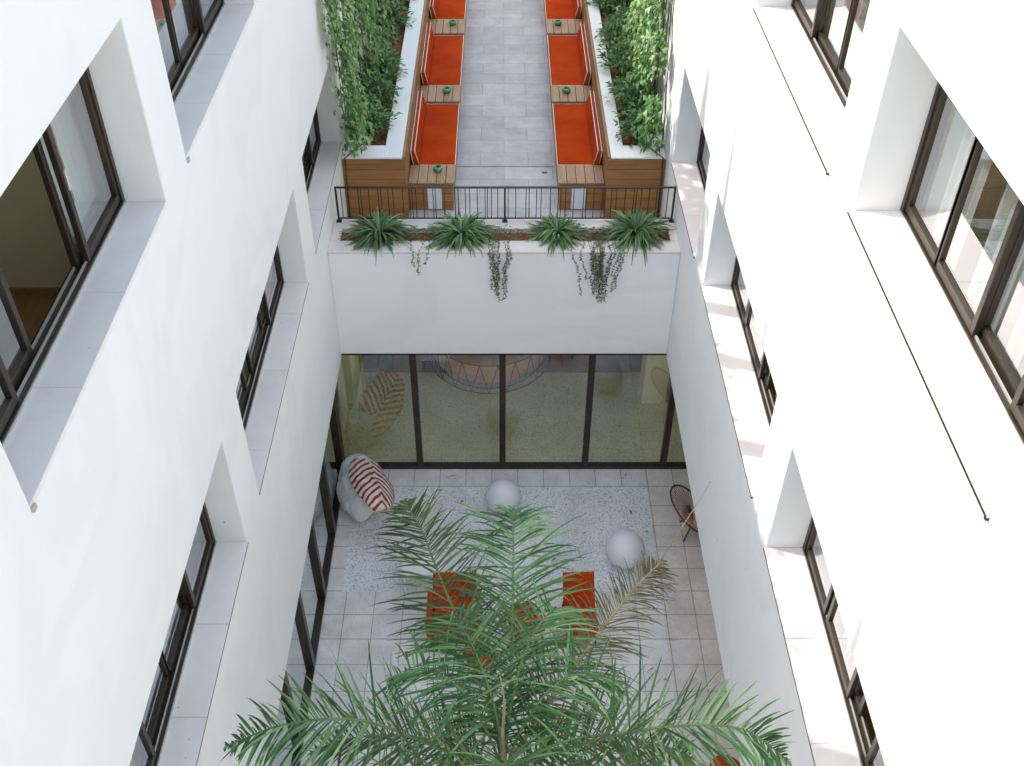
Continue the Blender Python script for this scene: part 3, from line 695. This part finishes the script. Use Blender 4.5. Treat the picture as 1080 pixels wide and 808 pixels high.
# ------------------------------------------------------------------ vines and shrubs
def vine(s, xw, y0, y1, label, seed, count):
    rr = random.Random(seed); lf = MB(); st = MB(); k = 0
    sx = -1 if s > 0 else 1     # away from wall
    import mathutils
    while k < count:
        y = rr.uniform(y0, y1); z = 4.15 + 2.9 * rr.random() ** 1.15
        nz = mathutils.noise.noise(V(y * 1.3, z * 1.3, seed)); edge = 4.75 + (y - y0) * 1.9 + nz * .8 if s < 0 else 4.8 + (y - y0) * 1.5 + nz
        if y < y0 + .9 and z > edge and s > 0: continue
        if nz < -.08: continue
        if s < 0 and y < 13.4 and z < 4.62 - (y - 12.2) * .2: continue
        th = .04 + .30 * max(0, 1 - (z - 4.1) / 2.6) * rr.random() + .12 * rr.random() + .10 * max(0, nz)
        p = V(xw + sx * th, y + (.25 * nz), z); a = rr.gauss(0, .9)
        d = V(sx * rr.uniform(.1, .7), math.sin(a), -math.cos(a) * .8)
        L = rr.uniform(.07, .15); lf.leaf(p, d, V(sx, rr.uniform(-.5, .3), .8), L, L * rr.uniform(.5, .75)); k += 1
    for j in range(26):
        y = rr.uniform(y0 + .4, y1); pts = [V(xw + sx * .04, y, 4.1)]
        for q in range(12): pts.append(pts[-1] + V(rr.uniform(-.01, .015) * sx, rr.uniform(-.09, .07), .2))
        st.tube(pts, .007, 5)
    if s < 0:       # loose hanging strand
        for q in range(26):
            p = V(xw + .06, y0 - .04 + rr.uniform(-.06, .06), 4.95 + rr.random() * 1.6); a = rr.uniform(0, 6.28)
            lf.leaf(p, V(.4, math.cos(a), -abs(math.sin(a))), V(1, -.4, .6), .085, .05)
    root = empty('climbing_vine', (xw, y0, 4.15), label, 'plant'); inv = Matrix.Translation((-xw, -y0, -4.15))
    for o in (lf.build('foliage', 'vine', root), st.build('stem', 'stem', root)): o.matrix_parent_inverse = inv
vine(-1, XL, 12.25, 19.5, 'dense green climbing vine covering the left wall above its planter', 31, 6200)
vine(1, XR, 12.65, 19.5, 'green climbing vine with pale sunlit leaves against the right wall', 32, 5600)
def shrub(x, y, r, h, label, seed, n=420):
    rr = random.Random(seed); lf = MB(); st = MB(); cl = []
    for j in range(9):
        a = rr.uniform(0, 6.28); q = rr.random() ** .5; c = V(r * q * math.cos(a), r * 1.3 * q * math.sin(a), h * (.35 + .65 * rr.random() * (1 - .5 * q)))
        cl.append(c); st.tube([V(0, 0, 0), c * .5 + V(0, 0, .05), c], [.010, .007, .004], 5)
    for k in range(n):
        c = rr.choice(cl); p = c + V(rr.gauss(0, .09), rr.gauss(0, .10), rr.gauss(0, .06)); o = (p - V(0, 0, h * .3)).normalized()
        d = V(o.x + rr.uniform(-.6, .6), o.y + rr.uniform(-.6, .6), rr.uniform(-.3, .5)); L = rr.uniform(.07, .13)
        lf.leaf(p, d, V(rr.uniform(-.3, .3), rr.uniform(-.3, .3), 1), L, L * rr.uniform(.42, .6))
    root = empty('shrub', (x, y, 4.12), label, 'shrub', 'leafy shrubs in the terrace planters')
    lf.build('foliage', 'shrub', root); st.build('stem', 'stem', root)
pos = ('nearest the railing', 'second from the railing', 'third from the railing', 'fourth from the railing', 'at the top edge of the photo')
for j, (y, r, h) in enumerate(((13.55, .20, .42), (14.55, .26, .55), (15.4, .24, .5), (17.3, .24, .5), (18.3, .22, .5))):
    shrub(-1.87, y, r, h, 'leafy green shrub in the left planter, ' + pos[j], 40 + j, 340)
for j, (y, r, h) in enumerate(((13.45, .22, .45), (14.3, .25, .5), (15.5, .26, .6), (16.8, .26, .6), (18.1, .24, .5))):
    shrub(1.92, y, r, h, 'leafy green shrub in the right planter, ' + pos[j], 50 + j, 420)

# ------------------------------------------------------------------ courtyard objects
def globe(x, y, r, label):
    o = MB().lathe([(r * math.sin(math.pi * k / 32), r - r * math.cos(math.pi * k / 32)) for k in range(33)], n=48)
    root = empty('globe_lamp', (x, y, .004), label, 'globe lamp', 'white globe lamps on the pebbles')
    o.build('globe', 'globe', root); MB().ring((0, 0, r), r + .0005, .0035, 64).build('seam', 'track', root); MB().lathe([(0, 0), (r * .42, 0), (r * .42, .03), (r * .3, .045), (0, .045)], n=32).build('base', 'grey_dark', root)
globe(.01, 10.22, .255, 'white globe lamp on the pebbles in front of the middle of the glass front')
globe(1.68, 9.24, .27, 'white globe lamp at the right edge of the pebbles, behind the dry palm frond')

def blob(name, mat, parent, sx, sy, sz, seed, amp=.06, pinch=0, loc=(0, 0, 0), rot=None, fr=3.0):
    import mathutils
    bm = bmesh.new(); bmesh.ops.create_icosphere(bm, subdivisions=5, radius=1)
    for v in bm.verts:
        p = v.co.copy(); n1 = mathutils.noise.noise(p * fr + V(seed, 0, 0)); n2 = mathutils.noise.noise(V(p.x * 9, p.y * 9, p.z * 2.5) + V(seed, 3, 0))
        k = 1 + amp * n1 + amp * .35 * n2
        if pinch: k -= pinch * math.exp(-((p.x) ** 2 + (p.y) ** 2) * 10) * (1 if p.z > 0 else .4)
        v.co = V(p.x * sx * k, p.y * sy * k, p.z * sz * k)
    me = bpy.data.meshes.new(name); bm.to_mesh(me); bm.free()
    for f in me.polygons: f.use_smooth = True
    me.materials.append(M[mat]); o = bpy.data.objects.new(name, me); COL.objects.link(o); o.location = loc
    if rot: o.rotation_euler = rot
    if parent: o.parent = parent
    return o
bb_ = blob('beanbag', 'beanbag', None, .31, .52, .37, 3, .09, 0, (-2.07, 10.32, .34), (R(8), R(14), R(12)), 2.0)
tag(bb_, 'slumped grey white bean bag leaning on the left glass door corner', 'bean bag')
cu = blob('cushion', 'stripes', None, .33, .62, .16, 8, .10, .35, (-1.86, 10.20, .56), (R(-10), R(36), R(12)), 2.2)
tag(cu, 'big cushion with dark red and cream stripes lying on the bean bag', 'cushion')

def armchair(x, y, rz, w_, d, label, arms=True):
    root = empty('armchair', (x, y, 0), label, 'armchair', 'orange garden chairs under the palm', rz)
    hw = w_ / 2
    rbox((-hw + .05, hw - .05, -d / 2, d / 2 - .08, .24, .40), 'seat', 'orange', root, .04)
    o = rbox((-hw + .03, hw - .03, -.06, .06, .0, .36), 'backrest', 'orange', root, .04); o.location = (0, d / 2 - .05, .36); o.rotation_euler = (R(-14), 0, 0)
    if arms:
        for sx in (-1, 1): rbox((sx * hw - .04, sx * hw + .04, -d / 2, d / 2, .18, .48), 'armrest', 'orange', root, .03)
    for sx in (-1, 1):
        for sy in (-1, 1):
            MB().tube([(sx * (hw - .06), sy * (d / 2 - .07), .25), (sx * (hw - .02), sy * (d / 2 - .02), 0)], .014, 8).build('leg', 'rail_metal', root)
armchair(-.62, 8.14, 0, .62, .58, 'wide orange armchair seen through the left palm frond')
armchair(.27, 8.0, R(200), .46, .50, 'orange chair in the middle, almost hidden by the central palm frond', False)
def lounger(x, y, rz, label):
    root = empty('lounge_chair', (x, y, 0), label, 'chair', None, rz)
    bk = MB(); prof = [(-.36, .34), (-.05, .27), (.12, .27), (.38, .62), (.42, .60), (.16, .22), (-.05, .20), (-.36, .26)]; i = 0
    W = .20
    for x_ in (-W, W):
        for (yy, zz) in prof: bk.v.append((x_, yy, zz))
    n = len(prof)
    for q in range(n): bk.f.append((q, n + q, n + (q + 1) % n, (q + 1) % n)); bk.sm.append(False)
    for a, b in ((0, 7), (1, 6), (2, 5)):
        pass
    for st_ in (0, n):
        for q in ((0, 1, 6, 7), (1, 2, 5, 6), (2, 3, 4, 5)): bk.f.append(tuple(st_ + k for k in (q if st_ else q[::-1]))); bk.sm.append(False)
    bk.build('seat', 'orange', root, bevel=.012)
    for z_, y_ in ((.315, -.22), (.29, .04), (.46, .26)): MB().box(-W + .01, W - .01, y_ - .008, y_ + .008, z_ - .004, z_ + .012).build('seam', m_seam, root)
    for sx in (-1, 1):
        for sy in (-1, 1): MB().tube([(sx * .17, sy * .25 + .02, .25), (sx * .19, sy * .32, 0)], .012, 8).build('leg', 'rail_metal', root)
m_seam = noisy('orange_seam', (.40, .04, .008), (.46, .05, .01), 5, .8)
lounger(1.0, 8.17, R(2), 'narrow orange lounge chair with seams, right of the central palm frond')
# small orange stools partly hidden / at the frame edge
def stool(x, y, label):
    root = empty('stool', (x, y, 0), label, 'stool', 'small orange stools')
    MB().lathe([(0, .30), (.17, .30), (.19, .33), (.19, .39), (.17, .42), (0, .43)], n=32).build('seat', 'orange', root)
    for k in range(3):
        a = k * 2.094; MB().tube([(.13 * math.cos(a), .13 * math.sin(a), .30), (.18 * math.cos(a), .18 * math.sin(a), 0)], .012, 8).build('leg', 'rail_metal', root)
stool(-.27, 7.48, 'small orange stool glimpsed through the leaflets left of the palm centre')
stool(2.52, 5.95, 'small orange stool at the bottom edge below the right palm frond')
tbm = empty('coffee_table', (-1.10, 8.86, 0), 'white rectangular coffee table on the pebbles behind the left palm frond', 'table')
rbox((-.24, .24, -.16, .16, .36, .39), 'tabletop', 'white', tbm, .006)
for sx in (-1, 1):
    for sy in (-1, 1): rbox((sx * .21 - .015, sx * .21 + .015, sy * .13 - .015, sy * .13 + .015, 0, .359), 'leg', 'white', tbm, .003)
lp = MB().lathe([(0, 0), (.085, 0), (.09, .02), (.075, .2), (.045, .45), (.022, .62), (.0, .64)], n=24).build('lamp', 'globe'); lp.location = (-1.33, 7.35, 0)
tag(lp, 'slim white cone shaped lamp on the tiles above the left palm frond', 'lamp')
# round wire chair at the right
wc = empty('wire_chair', (2.74, 9.78, 0), 'round brown wire chair half hidden under the right wall', 'chair', None, R(90))
C0 = V(0, .12, .55)
shell = MB(); rim = []
for k in range(40):
    a = 2 * math.pi * k / 40; rim.append(V(.38 * math.cos(a), C0.y + .30 * math.sin(a), .48 + .26 * math.sin(a)))
hub = V(0, -.02, .30)
for k in range(40):
    mid = rim[k].lerp(hub, .55) + V(0, 0, -.06); shell.tube([rim[k], mid, hub], .005, 5)
shell.build('seat', 'wire', wc); MB().tube(rim + [rim[0]], .013, 8).build('rim', 'wire', wc)
MB().lathe([(0, .30), (.2, .31), (.22, .33), (.2, .36), (0, .37)], n=28).build('cushion', 'pink', wc)
for k in range(4):
    a = .78 + k * 1.57; MB().tube([(0.08 * math.cos(a), .08 * math.sin(a), .29), (.26 * math.cos(a), .26 * math.sin(a), 0)], .012, 8).build('leg', 'wire', wc)
# interior: round bench with wire frame
rb = empty('round_bench', (-.22, 13.72, 0), 'large round terracotta planter bench in a black zigzag wire frame behind the glass', 'bench')
MB().lathe([(0, .12), (.90, .12), (.98, .2), (1.0, .55), (.96, .58), (.80, .58), (.78, .45), (0, .45)], n=64).build('drum', 'terracotta', rb)
wf = MB(); N = 22
wf.ring((0, 0, .60), 1.03, .009, 64); wf.ring((0, 0, .012), 1.03, .011, 64); wf.ring((0, 0, .012), .90, .008, 64)
for k in range(N):
    a = 2 * math.pi * k / N; b = a + math.pi / N; c = a + 2 * math.pi / N
    P_ = lambda t, z: V(1.03 * math.cos(t), 1.03 * math.sin(t), z)
    wf.tube([P_(a, .6), P_(b, .012)], .007, 5); wf.tube([P_(b, .012), P_(c, .6)], .007, 5)
wf.build('wire_frame', 'blackwire', rb)
for x, l in ((-1.98, 'dark box planter inside beside the left column behind the glass'), (2.12, 'dark box planter inside beside the right column behind the glass')):
    r_ = empty('plant_pot', (x, 13.45, 0), l, 'plant pot', 'dark pots behind the glass')
    rbox((-.15, .15, -.15, .15, 0, .5), 'pot', 'grey_dark', r_, .01); MB().box(-.12, .12, -.12, .12, .501, .51).build('soil', 'soil', r_)
o = rbox((.75, 1.15, 13.6, 14.0, 0, .45), 'pouf', 'orange', None, .05); tag(o, 'orange brown cube pouf on the wooden floor behind the glass', 'pouf')

# ------------------------------------------------------------------ palm
crown = V(.01, 3.94, 4.12)
palm = empty('palm_tree', (0.0, 3.92, 0), 'tall feather palm filling the lower part of the courtyard', 'palm tree')
tk = MB(); pts = []; rads = []
for k in range(41):
    z = crown.z * k / 40; pts.append(V(.02 * math.sin(z), 3.92 + .02 * z / 4, z) - palm.location); rads.append(.135 - .012 * z + (.012 if k % 2 else 0) + (.05 * max(0, .4 - z)))
tk.tube(pts, rads, 18); tk.build('trunk', 'bark', palm)
def spline(P, n):
    out = []; Q = [P[0] * 2 - P[1]] + P + [P[-1] * 2 - P[-2]]
    segs = len(P) - 1
    for k in range(n + 1):
        u = k / n * segs; i = min(int(u), segs - 1); t = u - i; a, b, c, d = Q[i:i + 4]
        out.append(.5 * ((2 * b) + (c - a) * t + (2 * a - 5 * b + 4 * c - d) * t * t + (3 * b - a - 3 * c + d) * t ** 3))
    return out
def frond(pts, Lmax, n, mat, rmat, seed, droop=1.0, start=.12, width=.016, lift=.25, sparse=1.0, sweep=.9, rw=.013):
    rr = random.Random(seed); off = palm.location
    P = spline([Vector(p) - off for p in [tuple(crown)] + pts], 60)
    rc = MB(); rc.tube(P, [rw * (1 - k / 62) ** .8 + .0025 for k in range(61)], 7)
    fr = rc.build('frond', rmat, palm)
    lf = MB()
    for k in range(n):
        t = start + (1 - start) * (k + rr.random() * .6) / n; t = min(.995, t)
        u = t * 60; i = min(int(u), 59); p = P[i].lerp(P[i + 1], u - i); d = (P[i + 1] - P[i]).normalized()
        lat = d.cross(V(0, 0, 1))
        if lat.length < .1: lat = V(1, 0, 0)
        lat.normalize(); nrm = lat.cross(d)
        env = (math.sin(math.pi * min(1, .12 + .92 * t)) ** .6) * (1 - .25 * t) if t > .2 else .75
        for s in (-1, 1):
            if rr.random() > sparse: continue
            L = Lmax * env * rr.uniform(.62, 1.12) + .05
            f = sweep * (.45 + .9 * t) + rr.gauss(0, .16)
            dr = (lat * s + d * f + nrm * (lift + rr.gauss(0, .42))).normalized()
            q = p.copy(); pp = []; ws = []; ns = 6; W = width * rr.uniform(.75, 1.15)
            g_ = droop * rr.uniform(.5, 1.3)
            for j in range(ns + 1):
                pp.append(q.copy()); tt = j / ns; ws.append(max(.0012, W * .5 * (1.15 * math.sin(math.pi * (.18 + .80 * tt)) ** .8)))
                q = q + dr * (L / ns); dr = (dr + V(0, 0, -1) * g_ * .22 * (.3 + tt * 1.3)).normalized()
            sd = (d * .8 + nrm * rr.uniform(-.7, .7)); sd = (sd - dr * sd.dot(dr)).normalized()
            lf.strip(pp, ws, sd)
    lf.build('leaflets', mat, fr)
    return fr
frond([(-.41, 3.90, 4.50), (-.96, 3.81, 5.06), (-1.5, 3.83, 4.97), (-1.95, 3.82, 4.70)], .66, 78, 'palm', 'rachis', 1, 1.0, .14, .018, .2, .95, .75)
frond([(.48, 3.92, 4.50), (1.04, 3.81, 4.96), (1.6, 3.77, 5.03), (1.98, 3.66, 4.78)], .66, 80, 'palm', 'rachis', 2, 1.0, .14, .018, .2, .95, .75)
frond([(.06, 4.47, 4.55), (.08, 5.03, 4.76), (.09, 5.64, 4.80), (.08, 6.02, 4.74)], .86, 84, 'palm', 'rachis', 3, 1.25, .06, .018, .22, 1.0, .55)
frond([(-.15, 4.57, 4.42), (-.47, 5.32, 4.50), (-.69, 5.89, 4.58), (-.87, 6.21, 4.62)], .68, 84, 'palm_low', 'rachis', 4, .8, .10, .017, .1, 1, .7)
frond([(.29, 4.32, 4.28), (.72, 4.92, 4.36), (1.11, 5.44, 4.38), (1.37, 5.68, 4.45)], .56, 120, 'palm_dry', 'rachis_dry', 5, 1.3, .20, .011, .1, .95, .9, .02)
frond([(.06, 4.15, 4.65), (.16, 4.42, 4.95), (.30, 4.66, 5.02), (.42, 4.86, 4.90)], .80, 42, 'palm', 'rachis', 6, 1.7, .08, .0155, .25, 1, .6, .009)
frond([(-.05, 4.12, 4.65), (-.18, 4.38, 4.95), (-.30, 4.60, 5.0), (-.42, 4.78, 4.85)], .80, 42, 'palm', 'rachis', 7, 1.7, .08, .0155, .25, 1, .6, .009)
frond([(-.14, 4.05, 4.60), (-.34, 4.22, 4.85), (-.60, 4.34, 4.85), (-.85, 4.42, 4.60)], .66, 42, 'palm', 'rachis', 8, 1.4, .08, .0155, .25, 1, .6, .009)
frond([(.16, 4.05, 4.60), (.38, 4.22, 4.85), (.64, 4.32, 4.85), (.90, 4.38, 4.60)], .66, 42, 'palm', 'rachis', 9, 1.4, .08, .0155, .25, 1, .6, .009)
frond([(-.35, 4.10, 4.20), (-.80, 4.22, 4.15), (-1.25, 4.30, 3.95), (-1.55, 4.35, 3.65)], .60, 56, 'palm_low', 'rachis', 10, 1.0, .12, .018)
frond([(.35, 4.10, 4.20), (.80, 4.22, 4.15), (1.25, 4.25, 3.95), (1.55, 4.30, 3.65)], .60, 56, 'palm_low', 'rachis', 11, 1.0, .12, .018)
frond([(.02, 3.70, 4.7), (.03, 3.30, 5.0), (.05, 2.85, 4.9), (.05, 2.45, 4.5)], .70, 54, 'palm', 'rachis', 12, 1.2, .10, .019)
frond([(-.22, 3.72, 4.6), (-.62, 3.45, 4.85), (-1.0, 3.15, 4.75), (-1.3, 2.9, 4.4)], .66, 54, 'palm_low', 'rachis', 13, 1.1, .10, .019)
frond([(.22, 3.72, 4.6), (.62, 3.45, 4.85), (1.0, 3.15, 4.75), (1.3, 2.9, 4.4)], .66, 54, 'palm_low', 'rachis', 14, 1.1, .10, .019)
# young spears
sp = MB(); off = palm.location
sp.tube([crown - off, V(.0, 3.98, 4.6) - off, V(.015, 4.05, 4.9) - off, V(-.02, 4.15, 5.12) - off], [.026, .014, .008, .002], 8); sp.build('spear', 'rachis_dry', palm)
sp = MB(); sp.tube([V(1.29, 5.61, 4.42) - off, V(1.6, 6.0, 4.62) - off, V(1.83, 6.31, 4.76) - off], [.006, .005, .002], 6); sp.build('dry_tip', 'rachis_dry', palm)

# ------------------------------------------------------------------ unseen plants along the left roof edge, shaped to shade the right wall
rr = random.Random(77)
hd = MB()
for k in range(2600):
    y = rr.uniform(2.0, 22); b = .10 + .22 * max(0, math.sin(y * 2.1) + math.sin(y * 5.3) * .6)
    if 11.3 < y < 14.2: b += 1.3 * (.7 + .3 * math.sin(y * 7))
    b *= 1.1
    z = ROOF + .05 + rr.random() * b; a = rr.uniform(0, 6.28); L = rr.uniform(.08, .2) * (1.6 if b > .8 else 1)
    hd.leaf(V(XL - .08 - rr.random() * .2, y, z), V(math.cos(a) * .5, math.sin(a), rr.uniform(.2, 1.2)), V(0, 0, 1), L, L * (.6 if b > .8 else .35))
tag(hd.build('roof_hedge', 'shrub'), 'low ragged hedge growing along the left roof edge above the picture', 'hedge', kind='stuff')

def roof_shadow_plant(y, h, w_, label, seed, n, lean=0, stem=.13):
    rr = random.Random(seed); root = empty('roof_shadow_plant', (XL - .2, y, ROOF + .05), label, 'plant', 'slender plants on the left roof')
    MB().tube([V(0, 0, 0), V(0, lean * .5, h * .5), V(0, lean, h)], [stem, stem * .8, .006], 6).build('stem', 'stem', root)
    lf = MB()
    for k in range(n):
        t = rr.random(); a = rr.uniform(0, 6.28); q = w_ * (1 - t) * rr.random() ** .5
        L = rr.uniform(.08, .16); lf.leaf(V(q * .5 * math.cos(a), lean * t + q * math.sin(a), h * t * .98), V(math.cos(a) * .4, math.sin(a) * .4, 1), V(1, 0, 0), L, L * .4)
    lf.build('foliage', 'shrub', root)
roof_shadow_plant(12.45, 2.25, .55, 'tall cone shaped conifer on the left roof, out of the picture', 1, 1500)
roof_shadow_plant(10.75, 2.7, .05, 'added shadow stalk on the left roof nearest the conifer, out of the picture', 2, 40, .1)  # thick stalks, added unseen to throw the streak shadows on the right wall
roof_shadow_plant(9.9, 1.7, .04, 'short added shadow stalk on the left roof, second from the conifer, out of the picture', 3, 30, -.05)
roof_shadow_plant(8.6, 1.9, .04, 'added shadow stalk on the left roof, third from the conifer, out of the picture', 4, 30, .06)
roof_shadow_plant(5.45, 2.1, .05, 'added shadow stalk on the left roof farthest from the conifer, out of the picture', 5, 40, .12)

fl = MB(); rr = random.Random(15)
for k in range(70):
    x = rr.uniform(-2.1, 2.5); y = rr.uniform(5.6, 10.8); a = rr.uniform(0, 6.28); L = rr.uniform(.04, .22)
    fl.leaf(V(x, y, .022 + (.02 if y > 8.6 else 0)), V(math.cos(a), math.sin(a), 0), V(0, 0, 1), L, .014 if L > .1 else .03, .15)
tag(fl.build('leaf_litter', 'palm_dry'), 'dry fallen leaflets scattered on the courtyard tiles', 'leaf litter', kind='stuff')
